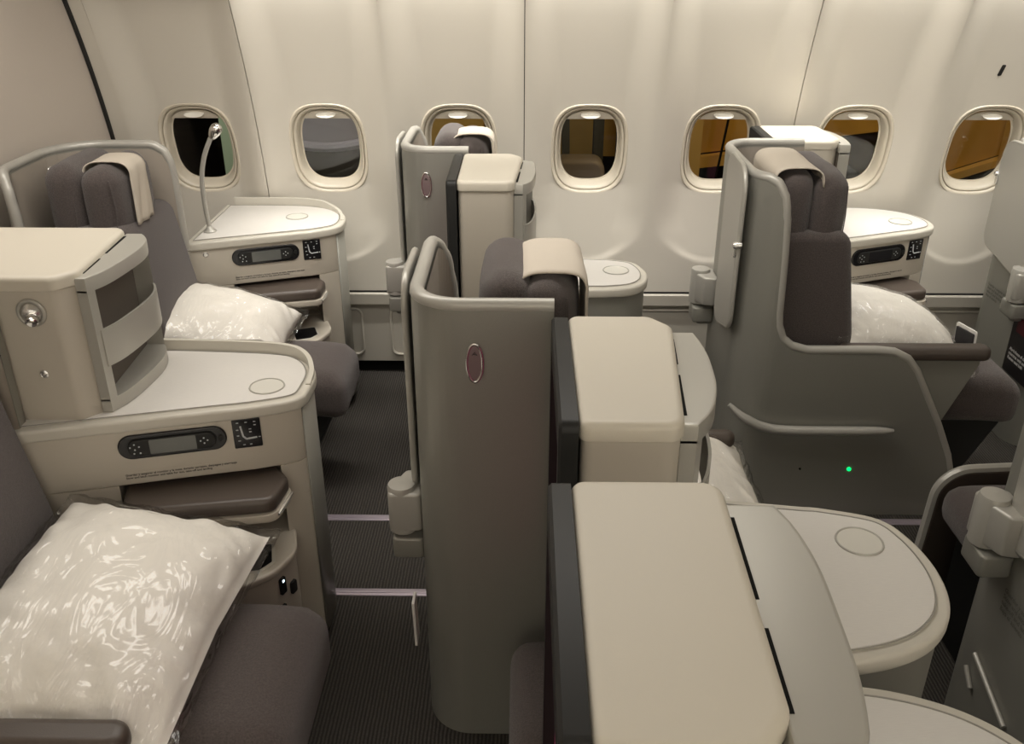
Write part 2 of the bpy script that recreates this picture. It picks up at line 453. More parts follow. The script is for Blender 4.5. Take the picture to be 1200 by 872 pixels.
# ------------------------------------------------------------------ seat shells
def shell_path(x0, xb, Y0, s, W, xe, rc=.11, rc2=.12):
    """Plan path from the cabinet, round the back of the seat, along its outer side. Returns points with arc length and outward normal."""
    P = [(xb, Y0), (x0, Y0), (x0, Y0-s*W), (xe, Y0-s*W)]
    pts = []
    def arc(c, r, a0, a1, n=10): return [Vector((c[0]+r*math.cos(a0+(a1-a0)*i/n), c[1]+r*math.sin(a0+(a1-a0)*i/n))) for i in range(n+1)]
    pts.append(Vector(P[0]))
    if s > 0:
        pts += arc((x0+rc, Y0-rc), rc, PI/2, PI); pts += arc((x0+rc2, Y0-W+rc2), rc2, PI, 1.5*PI)
    else:
        pts += arc((x0+rc, Y0+rc), rc, -PI/2, -PI); pts += arc((x0+rc2, Y0+W-rc2), rc2, -PI, -1.5*PI)
    pts.append(Vector(P[3]))
    L = [0]
    for a, b in zip(pts, pts[1:]): L.append(L[-1]+(b-a).length)
    def at(q):
        q = max(0, min(L[-1], q))
        for i in range(len(pts)-1):
            if q <= L[i+1] or i == len(pts)-2:
                t = (q-L[i])/max(1e-9, L[i+1]-L[i]); p = pts[i].lerp(pts[i+1], t); d = (pts[i+1]-pts[i]).normalized(); break
        nrm = Vector((d.y, -d.x)) * (1 if s < 0 else -1)   # outward
        return p, -nrm if False else nrm
    return at, L[-1]
def outward(at, q, cen):
    p, n = at(q)
    return p, n if n.dot(p-cen) > 0 else -n

def shell(x0, xb, Y0, s, W, xe, top, label, low=.62, zb=0., wrap=.02, lining=True, oval=False, panel=True, hingev=None, text_marks=False, slots=False, grip=False, low_wall=True, panel_v=None, pocket=None, armrest=True, ovalx=None, free_edge=None, rc=.11, rc2=.12, ptop=.03):
    at, L = shell_path(x0, xb, Y0, s, W, xe, rc, rc2)
    cen = Vector(((x0+xe)/2, Y0-s*W/2))
    q_out = L-(xe-x0-rc2)            # start of the outer straight side
    def xq(x): return q_out+(x-(x0+rc2))
    # rim: (arc length, height)
    rim = []
    for i in range(41):
        q = q_out*i/40; rim.append((q, top))
    xd = x0+.02+wrap                # where the rim drops, just past the corner
    drop = [(xd+.03, top-.012), (xd+.055, top-.05), (xd+.07, top-.12), (xd+.078, top-.25), (xd+.084, low+.14), (xd+.09, low+.085), (xd+.108, low+.04), (xd+.14, low+.014), (xd+.19, low), (xd+.30, low)]
    rim = [(q, z) for q, z in rim if q < xq(xd+.02)]
    # keep the path monotone where the drop starts inside the corner
    rim += [(xq(x), z) for x, z in drop if xq(x) > rim[-1][0]]
    if low_wall:
        xs0 = xe-.30
        rim += [(xq(xs0-.08), low), (xq(xs0-.02), low-.006), (xq(xs0+.025), low-.028), (xq(xs0+.06), low-.07), (xq(xs0+.17), low-.27), (xq(xs0+.225), low-.385), (xq(xs0+.255), low-.48), (xq(xs0+.272), low-.56), (xq(xe), zb+.005)]
    if free_edge:
        rim = [(0, free_edge), (.001, top-.10), (.006, top-.055), (.020, top-.022), (.048, top-.004)]+[p for p in rim if p[0] > .06]
    # refine
    fine = []
    for (a, za), (b, zb_) in zip(rim, rim[1:]):
        m = 4
        for k in range(m): fine.append((a+(b-a)*k/m, za+(zb_-za)*k/m))
    fine.append(rim[-1])
    rp = [Vector((q, z)) for q, z in fine]
    TH = .026
    org = (x0+.2, Y0-s*W/2, 0)
    r = root('seat_shell', org, label, 'seat shell', 'privacy shells around the seats')
    NZ = 10; V = []; F = []
    for sgn in (0, 1):
        for q, z in fine:
            p, n = outward(at, q, cen); off = n*(-TH*sgn)
            for k in range(NZ+1):
                zz = zb+(z-zb)*k/NZ; V.append((p.x+off.x, p.y+off.y, zz))
    m = NZ+1; N = len(fine); g = G()
    for i in range(N-1):
        for k in range(NZ):
            a = i*m+k; F.append((a, a+m, a+m+1, a+1)); b = a+N*m; F.append((b, b+1, b+m+1, b+m))
        F.append((i*m+NZ, (i+1)*m+NZ, N*m+(i+1)*m+NZ, N*m+i*m+NZ)); F.append((i*m, N*m+i*m, N*m+(i+1)*m, (i+1)*m))
    for i in (0, N-1): F += [(i*m+k, i*m+k+1, N*m+i*m+k+1, N*m+i*m+k) for k in range(NZ)]
    g.add(V, F).build('shell_wall', M['shell'], r, sharp=30)
    # rim moulding
    pl = []
    for q, z in fine:
        p, n = outward(at, q, cen); c = p-n*(TH/2); pl.append(Vector((c.x, c.y, z)))
    if low_wall: pl = pl[:-3]
    tube(pl, .0155, 10).build('rim_trim', M['shellrim'], r, sharp=60)
    if lining:
        V = []; F = []; g = G(); sel = [(q, z) for q, z in fine if z > low+.1]
        for q, z in sel:
            p, n = outward(at, q, cen); off = n*(-TH-.004)
            for k in range(9): V.append((p.x+off.x, p.y+off.y, .45+(z-.012-.45)*k/8))
        for i in range(len(sel)-1):
            for k in range(8): F.append((i*9+k, (i+1)*9+k, (i+1)*9+k+1, i*9+k+1))
        g.add(V, F).build('lining', M['lining'], r, sharp=30)
    fr = Fr((x0, Y0, 0), (0, -s, 0), (0, 0, 1), (-1, 0, 0))      # aft face: u away from the console, v up, w towards the tail
    if panel:
        u0, u1 = panel_v or (.12, W-.10)
        o = rpoly([(u0+.02, .62), (u1-.0, .68), (u1, top+ptop-.01), (u0, top+ptop)], [.05, .05, .07, .06], 8)
        pn = prism(o, .010, .024, .004, .005, fr).build('back_panel', M['shellrim'], r)
        tube([fr.p(a, b, .017) for a, b in o], .0075, 8, closed=True).build('edge_strip', M['silver'], pn, sharp=60, label='silver edge strip')
        lt = lathe([(.004, 0), (.011, .003), (.012, .020), (.008, .028), (.0, .03)], fr.p(u1+.004, .955, .008), fr.w).build('latch', M['bright'], r, label='bright round latch at the panel edge')
        prism(rpoly(rect(u1-.012, u1+.004, .915, .96), .004), .022, .032, 0, .003, fr).build('latch_tongue', M['bright'], lt)
    if hingev is not None:
        hv, hz, hw_ = hingev
        c = fr.p(hv, hz, .048)
        o = [(-.036, -.045), (.036, -.045), (.036, .03), (.0, .045), (-.036, .03)]
        hg = lathe([(.0, -.001), (.030, 0), (.034, .004), (.034, .118), (.031, .126), (.0, .131)], c, (0, 0, 1))
        h = hg.build('arm_hinge', M['shellrim'], r)
        wedge = rpoly([(hv-.034, .0), (hv+.085, .0), (hv+.075, .048), (hv+.0, .078), (hv-.034, .078)], .012)
        prism(wedge, hz+.014, hz+.116, .006, .007, Fr(fr.o, fr.u, fr.w, fr.v)).build('hinge_cover', M['shellrim'], h)
        prism(rpoly(rect(hv-.04, hv+.055, -.002, .072), .012), hz-.06, hz-.004, .006, .006, Fr(fr.o, fr.u, fr.w, fr.v)).build('hinge_bracket', M['shell'], h)
        prism(rpoly(rect(hv-.012, hv+.02, -.002, .05), .008), hz-.08, hz-.055, .006, .0, Fr(fr.o, fr.u, fr.w, fr.v)).build('bracket_foot', M['shell'], h)
    if oval:
        fo = Fr((ovalx, Y0, 1.036), (1, 0, 0), (0, 0, 1), (0, s, 0))
        pp = [fo.p(p[0], p[1], .003) for p in ell(0, 0, .016, .042, 40)]
        ov = tube(pp, .0035, 8, closed=True).build('oval_emblem', M['chrome'], r, sharp=60, label='small oval emblem with a dark pink lens')
        prism(ell(0, 0, .016, .042, 40), .0, .004, 0, .001, fo).build('oval_lens', M['ovallens'], ov)
        lg = G()
        tube([fo.p(-.005, .018, .0055), fo.p(0, .025, .0055), fo.p(.005, .018, .0055)], .0009, 6, lg)
        tube([fo.p(-.004, .021, .0055), fo.p(.004, .019, .0055)], .0008, 6, lg)
        lg.build('emblem_mark', M['ink'], ov)
    if text_marks:
        u, v, sz, rows = text_marks
        ls = 'Guardar y asegurar la mesa\ndurante carreteo, despegue\ny aterrizaje / Stow and latch\ntable for taxi and landing'
        text('lettering', '\n'.join(ls.split('\n')[:rows]), sz, Fr(fr.o, -fr.u*s if s < 0 else fr.u*-1, fr.v, fr.w), 0, 0, 0, M['greyink'], r)
        o = bpy.data.objects[COL.objects[-1].name] if False else None
    if grip:
        x1, x2, zz = grip
        y = Y0-s*(W+.014)
        pth = smooth_path([(x1, y+s*.012, zz+.085), (x1+.05, y-s*.004, zz+.045), (x1+.12, y-s*.008, zz+.012), (x1+.22, y-s*.008, zz), (x2-.06, y-s*.008, zz), (x2, y-s*.006, zz)], 6)
        n = len(pth)
        tube(pth, [.016*min(1, .45+2.5*min(i, n-1-i)/n) for i in range(n)], 12).build('grab_rail', M['shellrim'], r, sharp=60)
        for lx, mm, nm in ((x1+.43, M['led'], 'status_light'), (x1+.265, M['mattblack'], 'screw_hole')):
            lathe([(.0, -.002), (.007 if nm == 'status_light' else .004, -.001), (.006 if nm == 'status_light' else .003, .003), (0, .004)], (lx, Y0-s*(W+.001), .185), (0, -s, 0)).build(nm, mm, r)
    return r

# ------------------------------------------------------------------ seats
def seat(x0, Ya, Yb, label, cloth_lobe=1, cloth_t=(.1, .62), head=True, xf=.9, arm=None, headtop=1.2, cushion=True, arm_front=None, clz=.45, lobe_y=None, hx=(.17, .295), back_y=None, bx=0.):
    """Ya < Yb: extent across the cabin; x0: back of the shell; xf: length to the front edge of the cushion."""
    yc, hy = (Ya+Yb)/2, (Yb-Ya)/2
    r = root('airline_seat', (x0+.6, yc, 0), label, 'seat', 'business class seats')
    # backrest: side outline extruded across
    o = rpoly([(x0+.10, .985), (x0+.335, .985), (x0+.40, .60), (x0+.42, .44), (x0+.27, .42), (x0+.13, .68)], [.045, .05, .1, .04, .06, .08], 6)
    o = [(a+bx, b) for a, b in o]
    b0, b1 = back_y or (Ya+.012, Yb-.012)
    prism(o, b0, b1, .03, .03, XZ(0), seg=5).build('backrest', M['fabric'], r, sharp=40)
    tube([(x0+.338+bx, y, .93) for y in (Ya+.05, Yb-.05)], .004, 6).build('piping', M['fabric'], r)
    if head:
        for li, (cx, hw, ht, mz) in enumerate(((x0+hx[0], .055, .125, 1.07), (x0+hx[1], .054, .125, 1.06))):
            dz = headtop-1.2
            cz = mz+dz
            def puff(p, q, hw=hw):
                p = p.copy(); p.x += .010*(1-q.y**2)*(1-q.z**2)*(1 if q.x > 0 else -1)*abs(q.x)
                p.x += .02*q.y*q.y*(0 if li == 0 else -1)
                p.z += .006*noise.noise(Vector((p.x*9, p.y*9, p.z*9+li)))
                return p
            ly0, ly1 = lobe_y or (Ya+.03, Yb-.03)
            nm = 'headrest_wing' if li == 0 else 'headrest'
            hh = rbox((cx, (ly0+ly1)/2, cz), (hw, (ly1-ly0)/2, ht), .052, 12, fn=puff).build(nm, M['fabric'], r, sharp=0)
            tube([(cx+.03, ly0-.001+.003*0, cz-ht+.03), (cx+.036, ly0+.012, cz), (cx+.03, ly0+.012, cz+ht-.035)], .002, 6).build('seam', M['fabric'], hh)
            if li == cloth_lobe:
                # linen cloth draped over the top of this cushion
                t0, t1 = cloth_t; ya = ly0+(ly1-ly0)*t0; yb = ly0+(ly1-ly0)*t1
                V = []; F = []; NA, NB = 26, 12
                for i in range(NA+1):
                    f = i/NA
                    # arclength over: down the aft side, across the top, down the front
                    dn_a, dn_f = (.15, .005) if li == 0 else (.04, .15)
                    tot = dn_a+dn_f+.19; d = f*tot
                    a = hw+.017; rr = .05
                    if d < dn_a: px, pz = -a+.001, ht+.004-.045-(dn_a-d)
                    elif d > dn_a+.19: px, pz = a-.0, ht+.004-.045-(d-dn_a-.19)
                    else:
                        th = PI-(d-dn_a)/.19*PI
                        c, s_ = math.cos(th), math.sin(th)
                        px, pz = a*math.copysign(abs(c)**.62, c), ht+.004-.045+.049*abs(s_)**.62
                    for j in range(NB+1):
                        y = ya+(yb-ya)*j/NB
                        w = .0035*math.sin(j*1.1+i*.25)*(.2 if dn_a < d < dn_a+.19 else 1)
                        V.append((cx+px*(1+.02*math.sin(i*.4+j*.5))+w*(1 if px > 0 else -1)+(.0 if li == 0 else -.0), y+.01*math.sin(f*3.), cz+pz))
                for i in range(NA):
                    for j in range(NB): F.append((i*(NB+1)+j, (i+1)*(NB+1)+j, (i+1)*(NB+1)+j+1, i*(NB+1)+j+1))
                co = G().add(V, F).build('headrest_cloth', M['cloth'], hh, sharp=0, label='pale linen headrest cloth')
                md = co.modifiers.new('thick', 'SOLIDIFY'); md.thickness = .004; md.offset = 1
    if cushion:
        def roll(p, q):
            p = p.copy(); p.z += .012*(1-q.x**2)*(1-q.y**2)*(q.z > 0)
            if q.x > .5: p.z -= .03*(q.x-.5)**2*4*.5
            return p
        L = xf-.36
        rbox((x0+.36+L/2, yc, clz-.07), (L/2, hy-.005, .085), .06, 12, fn=roll).build('seat_cushion', M['fabric'], r, sharp=0)
        o = rpoly([(x0+.40, .10), (x0+xf-.16, .10), (x0+xf-.03, clz-.10), (x0+.40, clz-.10)], .02)
        prism(o, Ya+.03, Yb-.03, .01, .01, XZ(0)).build('seat_base', M['bezel'], r)
    if arm:
        ay, ax0, ax1, az, dy = arm
        g = prism(rpoly(rect(ax0, ax1, ay-dy, ay+dy), [.02, .03, .03, .02]), az-.045, az, .012, .02, seg=4)
        g.build('armrest', M['pad'], r, label='brown padded armrest')
        if arm_front:
            prism(rpoly(arm_front, .015), ay-dy*.6, ay+dy*.6, .003, .003, XZ(0)).build('armrest_support', M['shell'], r)
    return r

# ------------------------------------------------------------------ monitor cabinet beside each shell
def cabinet(xa, Y0, s, c0, c1, label, xf, rackp, top=1.15, zlow=.62, pedestal=True, light=False, zbase=.80, bezel=True, rtop=1.134, fr_rad=.03):
    """xa: tail-side face; c: distance from the seat boundary towards the console side (world y = Y0 + s*c); xf: front x at c0 and at c1;
    rackp: plan curve (c, x) of the magazine rack on the nose-side face."""
    def P(x, c): return (x, Y0+s*c)
    r = root('monitor_cabinet', (xa+.1, Y0+s*(c0+c1)/2, 0), label, 'cabinet', 'monitor cabinets beside the shells')
    xs = xa+.03
    raw = [P(xs, c0), P(xs, c1), P(xf[1], c1), P(xf[0]+.002, c0+.05), P(xf[0]-.035, c0)]
    def outl(d): return rpoly(inset([Vector(p) for p in raw], d), [.02, .02, fr_rad, .03, .03], 6)
    prism(outl(.004), zlow, top-.030, .004, 0, seg=2).build('body', M['fascia'], r)
    prism(outl(0), top-.032, top, .002, .012, seg=4).build('top_cover', M['cream'], r)
    if bezel:
        fb = Fr((xs, Y0, 0), (0, s, 0), (0, 0, 1), (-1, 0, 0)); zl = .50; g = G()
        ou = rpoly([(c0, zl), (c1, zl), (c1, top), (c0, top)], .018, 5); inn = rpoly([(c0+.028, zl+.05), (c1-.028, zl+.05), (c1-.028, top-.06), (c0+.028, top-.06)], .012, 5)
        rr = [[fb.p(a, b, 0) for a, b in ou], [fb.p(a, b, .026) for a, b in ou], [fb.p(a, b, .031) for a, b in inset(ou, .005)], [fb.p(a, b, .031) for a, b in inn], [fb.p(a, b, .012) for a, b in inn]]
        rings(rr, (1, 0), g).build('bezel', M['bezel'], r)
        prism(inn, .006, .013, fr=fb).build('screen', M['magenta'], r, label='screen glowing dark magenta')
    if pedestal:
        o = [P(xs+.03, c0), P(xs+.03, c0+.02), P(xf[0]-.06, c0+.02), P(xf[1]-.05, c1-.02), P(xs+.03, c1-.02), P(xs+.03, c1), P(xf[1]-.02, c1), P(xf[0]-.03, c0)]
        prism(o, 0, zlow).build('pedestal', M['shell'], r)
    # curved silver magazine rack on the nose-side face
    N = 20; rc_ = [p[0] for p in rackp]; ca, cb = rc_[0], rc_[-1]
    sp = smooth_path([(p[0], p[1], 0) for p in rackp], 10)
    def fx(c):
        for a, b in zip(sp, sp[1:]):
            if a.x <= c <= b.x+1e-9: return a.y+(b.y-a.y)*((c-a.x)/max(1e-9, b.x-a.x))
        return sp[-1].y
    def bx_(c): return xf[0]+(xf[1]-xf[0])*(c-c0)/(c1-c0)-.003
    def arcband(t0, t1, z0, z1, r_, g, n=N, dep=None, off=0.):
        cs = [ca+(cb-ca)*(t0+(t1-t0)*i/n) for i in range(n+1)]
        front = [P(fx(c)+off, c) for c in cs]; back = [P(bx_(c) if dep is None else fx(c)+off-dep, c) for c in cs]
        return prism(front+back[::-1], z0, z1, r_ if z0 < .85 else 0, r_ if z1 > 1.1 else 0, seg=2, g=g)
    g = G()
    arcband(0, 1, rtop-.034, rtop, .004, g); arcband(0, 1, zbase+.001, zbase+.034, .002, g)
    arcband(0, .06, zbase+.03, rtop-.03, 0, g, 3); arcband(.955, 1, zbase+.03, rtop-.03, 0, g, 3)
    fm = g.build('magazine_rack', M['silver'], r, sharp=35, label='curved satin silver magazine rack')
    arcband(.035, .98, .915, 1.006, 0, G(), dep=.006, off=.003).build('pocket_band', M['silver'], fm, sharp=35)
    cs = [ca+.004, cb-.004]
    prism([P(bx_(cs[0])-.001, cs[0]), P(bx_(cs[1])-.001, cs[1]), P(bx_(cs[1])+.005, cs[1]), P(bx_(cs[0])+.005, cs[0])], zbase+.03, rtop-.03).build('rack_lining', M['racklining'], fm)
    for (a, b) in ((.10, .40), (.52, .92)):
        ya, yb = ca+(cb-ca)*a, ca+(cb-ca)*b
        prism([P(bx_(ya)+.002, ya), P(bx_(yb)+.002, yb), P(bx_(yb)+.010, yb), P(bx_(ya)+.010, ya)], rtop-.002, rtop+.0008).build('hinge_slot', M['mattblack'], fm)
    if light:
        # chrome eyeball reading light and a small round catch on the face towards the seat
        fl = Fr((0, Y0+s*(c0+.004), 0), (1, 0, 0), (0, 0, 1), (0, -s, 0))
        lx, lz = light
        fr_ = tube([fl.p(p[0], p[1], .002) for p in ell(lx, lz, .029, .029, 32)], .0045, 8, closed=True).build('reading_light', M['silver'], r, sharp=60, label='chrome eyeball reading light')
        lathe([(.026, 0), (.024, .004), (.020, .012), (.013, .018), (0, .021)], fl.p(lx, lz, 0), fl.w).build('eyeball', M['bright'], fr_, sharp=60)
        lathe([(.0125, 0), (.0135, .002), (.0135, .018), (.010, .021), (.0, .018)], fl.p(lx+.006, lz-.006, .010), (fl.w-fl.v*.5+fl.u*.25)).build('lamp_nozzle', M['chrome'], fr_)
        lathe([(.010, 0), (.010, .002), (.007, .004), (.005, .003), (.004, .006), (0, .007)], fl.p(lx-.006, lz-.150, 0), fl.w).build('coat_catch', M['bright'], r)
    return r

# ------------------------------------------------------------------ consoles
def console(A, B, rest, side, label, ZT_=.80, detail=True, z0=0., coaster=None, lip=None, lamp_catch=False, screw=None, lower=True, endcap=None, niche_depth=.15, handset_u=.30, pad=True, lcd='lcd', shelf=True, z_start=0.):
    """A->B: the edge along the seat, tail to nose; rest: remaining outline of the table top. side: +1 if the console lies at +y of the seat."""
    A, B = Vector(A), Vector(B); U = (B-A).normalized(); L = (B-A).length
    W2 = Vector((U.y, -U.x)) if side > 0 else Vector((-U.y, U.x))     # towards the seat
    cx = sum((Vector(p) for p in rest), A+B)/(len(rest)+2)
    r = root('side_console', (cx.x, cx.y, 0), label, 'console', 'side consoles')
    fr = Fr((A.x, A.y, 0), (U.x, U.y, 0), (W2.x, W2.y, 0), (0, 0, 1))        # plan in u,w
    def uw(p): d = Vector(p)-A; return (d.dot(U), d.dot(W2))
    R = [uw(p) for p in rest]
    cur = smooth_path([(L*.80, 0, 0), (L*.92, 0, 0)]+[(a, b, 0) for a, b in R[:-1]], 8)
    out = [Vector((0, 0))]+[p.to_2d() for p in cur]+[Vector(R[-1])]
    prism(out, ZT_-.036, ZT_-.004, .008, .008, fr, seg=4).build('table_edge', M['trim'], r)
    ins = inset(out, .026)
    prism(ins, ZT_-.008, ZT_, 0, .0015, fr, seg=2).build('table_top', M['table'], r, label='white linen-textured table top')
    tube([fr.p(a, b, ZT_-.0006) for a, b in inset(out, .024)], .0013, 6, closed=True).build('edge_groove', M['groove'], r)
    if coaster:
        cu, cw = uw(coaster)
        co = tube([fr.p(p[0], p[1], ZT_+.001) for p in ell(cu, cw, .042, .042, 40)], .0022, 6, closed=True).build('coaster_ring', M['silver'], r, label='round drink rest set into the top')
        prism(ell(cu, cw, .041, .041, 40), ZT_-.003, ZT_+.0012, fr=fr).build('coaster_inlay', M['coaster'], co)
    if lip:
        P0 = [uw(p) for p in lip]; n = len(P0)
        pth = smooth_path([(a, b, 0) for a, b in P0], 8); g = G(); V = []; F = []; N = len(pth)
        for i, p in enumerate(pth):
            h = .030*min(1, (N-1-i)/N*2.2)+.001
            d = (pth[min(N-1, i+1)]-pth[max(0, i-1)]).normalized(); nn = Vector((d.y, -d.x, 0))*.006
            for q, z in ((p-nn, ZT_-.006), (p+nn, ZT_-.006), (p+nn, ZT_-.002+h), (p-nn, ZT_-.002+h)): V.append(fr.p(q.x, q.y, z))
        for i in range(N-1):
            for k in range(4): F.append((4*i+k, 4*i+(k+1) % 4, 4*i+4+(k+1) % 4, 4*i+4+k))
        F += [(0, 1, 2, 3), (4*N-4, 4*N-3, 4*N-2, 4*N-1)]
        g.add(V, F).build('back_lip', M['trim'], r)
    bo = inset(out, .010)
    ff = Fr((A.x-W2.x*.002, A.y-W2.y*.002, 0), (U.x, U.y, 0), (0, 0, 1), (W2.x, W2.y, 0))        # elevation of the face: u, z, out towards the seat
    if not detail:
        prism(bo, .1, ZT_-.034, fr=fr).build('body', M['shell'], r)
        prism(inset(bo, .03), z0, .1, fr=fr).build('kick_base', M['mattblack'], r)
        return r
    zf = ZT_-.185                                 # underside of the fascia
    # body in three storeys: fascia, niche, base
    prism(inset(out, .012), zf, ZT_-.034, .006, 0, fr).build('fascia', M['fascia'], r)
    na, nb = .155+z_start, L-.028
    Rb = [uw(p) for p in rest]
    def shrink(pl): return inset(rpoly(pl, 0), .010)
    IN = [p for p in inset(out, .012)]
    back = [tuple(p) for p in IN if p.x > nb+.004 or p.y < -niche_depth-.02]; back = [p for i, p in enumerate(back) if not (i == 0 and p[0] < nb)]
    if back and back[-1][0] < .05 and abs(back[-1][1]) < .02: back = back[:-1]
    back = [p for p in back if not (p[0] < .05 and p[1] > -.05)]
    mid = [(.012, -.012), (na, -.012), (na, -niche_depth), (nb, -niche_depth), (nb, -.012)]+back
    prism(mid, .42, zf+.001, fr=fr).build('body', M['fascia'], r)
    if shelf:
        sh = rpoly([(na-.05, -.06), (na-.05, .19), (L-.15, .192), (L-.067, .152), (L-.010, .075), (L-.012, -.10), (L-.012, -.2), (na, -.2)], [.01, .01, .10, .10, .10, .05, 0, 0], 8)
        b_ = prism(sh, .395, .42, .01, .006, fr).build('shelf', M['fascia'], r)
        lo = inset(sh, .008)
        prism(lo, .20, .397, .0, 0, fr).build('socket_panel', M['fascia'], r)
        tr = rpoly([(L-.165, .03), (L-.065, .03), (L-.065, .115), (L-.10, .145), (L-.165, .145)], .012)
        tray = prism(tr, .4195, .4215, 0, .001, fr).build('tray', M['trim'], b_)
        prism(inset(tr, .008), .4215, .4222, fr=fr).build('tray_liner', M['black'], b_)
        # sockets along the curved front
        for (t, zz, w_, h_, mm, nm) in ((.30, .355, .022, .048, 'black', 'power_socket'), (.72, .322, .022, .036, 'bezel', 'headphone_socket'), (.22, .285, .020, .030, 'bezel', 'usb_socket')):
            a = (L-.067, .152); b2 = (L-.010, .075)
            pu, pw = a[0]+(b2[0]-a[0])*t, a[1]+(b2[1]-a[1])*t
            d = Vector((b2[0]-a[0], b2[1]-a[1])).normalized(); nn = Vector((-d.y, d.x))
            if nn.x < 0: nn = -nn
            fs = Fr(fr.p(pu-nn.x*.006, pw-nn.y*.006, zz), fr.u*d.x+fr.v*d.y, (0, 0, 1), fr.u*nn.x+fr.v*nn.y)
            so = prism(rpoly(rect(-w_/2, w_/2, -h_/2, h_/2), .005), -.008, .004, 0, .001, fs).build(nm, M[mm], r)
            if nm == 'power_socket': prism(rect(-.003, .003, h_/2-.012, h_/2-.006), .004, .0048, fr=fs).build('indicator', M['ledw'], so)
    if lower:
        low = [(.012, -.012), (na-.01, -.012), (na-.01, -.1), (nb, -.1), (nb, -.012)]+back
        prism(low, .06, .421, fr=fr).build('plinth', M['fascia'], r)
        prism(inset(low, .02), 0, .062, fr=fr).build('kick_base', M['mattblack'], r)
    # painted outer panel round the nose end and the far side
    op = [p for p in inset(out, .0105) if p.y < -.035]
    if len(op) > 4:
        V = []; F = []
        for p in op: V += [fr.p(p.x, p.y, .05), fr.p(p.x, p.y, ZT_-.037)]
        for i in range(len(op)-1): F.append((2*i, 2*i+2, 2*i+3, 2*i+1))
        e_ = G().add(V, F).build('end_panel', M['shell'], r, sharp=60, label='grey painted end panel')
        md = e_.modifiers.new('thick', 'SOLIDIFY'); md.thickness = .003; md.offset = 0
    # armrest pad in the niche with its tray and silver catch
    if pad:
        po = rpoly([(na+.01, -.10), (L-.055, -.10), (L-.012, .02), (L-.05, .115), (na+.06, .088), (na+.01, .055)], [.005, .01, .03, .03, .02, .02], 6)
        pd = prism(po, zf-.052, zf-.012, .010, .014, fr, seg=4).build('armrest_pad', M['pad'], r, label='brown leather armrest pad')
        prism(inset(po, -.004), zf-.078, zf-.053, .008, .002, fr).build('pad_tray', M['fascia'], pd)
        d0, d1 = Vector((L-.05+.006, .110)), Vector((L-.012+.006, .02))
        tube([fr.p(*(d0.lerp(d1, t)), zf-.062+.004*t) for t in (0.05, .3, .6, .95)], [.004, .007, .007, .004], 8).build('catch', M['bright'], pd, label='bright metal catch under the pad')
    # handset, seat control, placard on the fascia
    hw, hh = .248, .064
    hu, hz = handset_u, ZT_-.080
    hs = prism(rpoly(rect(hu-hw/2, hu+hw/2, hz-hh/2, hz+hh/2), .031, 10), -.012, -.004, 0, .003, ff).build('handset_cradle', M['black'], r)
    hp = prism(rpoly(rect(hu-hw/2+.022, hu+hw/2-.024, hz-hh/2+.010, hz+hh/2-.010), .021, 10), -.005, .002, 0, .004, ff).build('handset', M['bezel'], hs)
    prism(rpoly(rect(hu-.052, hu+.054, hz-.019, hz+.019), .003), .0018, .0026, fr=ff).build('display', M[lcd], hs, label='small rectangular handset display')
    g = G()
    for (du, dz) in ((-.085, .011), (-.095, .004), (-.075, .004), (-.085, -.003), (-.088, -.013), (-.074, -.013), (.072, .008), (.064, .001), (.080, .001), (.072, -.006)):
        prism(ell(hu+du, hz+dz, .0021, .0021, 8), .0018, .0026, fr=ff, g=g)
    g.build('button_marks', M['icon'], hs)
    prism(ell(hu+hw/2-.014, hz, .006, .009, 16), -.004, -.001, 0, .001, ff).build('release_button', M['bezel'], hs)
    sw, sh_ = .066, .078; su, sz = hu+hw/2+.048, ZT_-.078
    sc = prism(rpoly(rect(su-sw/2, su+sw/2, sz-sh_/2, sz+sh_/2), .003), -.010, -.006, 0, .001, ff).build('seat_control', M['black'], r, label='black seat control with a seat pictogram')
    g = G()
    tube([ff.p(su-.014, sz+.022, -.0055), ff.p(su-.010, sz-.006, -.0055), ff.p(su-.004, sz-.013, -.0055)], .0024, 6, g)
    tube([ff.p(su-.004, sz-.014, -.0055), ff.p(su+.022, sz-.012, -.0055)], .0024, 6, g)
    for (du, dz) in ((-.02, .031), (0, .031), (.02, .031), (.02, .022), (.008, .012), (.008, .004), (-.022, .012), (-.022, -.004), (-.020, -.018), (.028, -.012), (-.01, -.030), (.006, -.030)):
        prism(rect(su+du-.0028, su+du+.0028, sz+dz-.0012, sz+dz+.0012), -.0062, -.0056, fr=ff, g=g)
    g.build('seat_pictogram', M['icon'], sc)
    pl = prism(rpoly(rect(hu-.115, hu+.145, zf+.014, zf+.034), .004), -.0105, -.0095, fr=ff).build('placard', M['fascia'], r)
    text('lettering', 'Guardar y asegurar el monitor y la mesa durante carreteo, despegue y aterrizaje\nStow and latch monitor and table for taxi, take-off and landing', .0079, ff, hu-.120, zf+.0262, -.0090, M['ink'], pl)
    if screw:
        su_, sz_ = screw
        lathe([(.010, 0), (.010, .003), (.006, .005), (0, .004)], ff.p(su_, sz_, -.011), ff.w).build('catch_button', M['bright'], r)
    return r

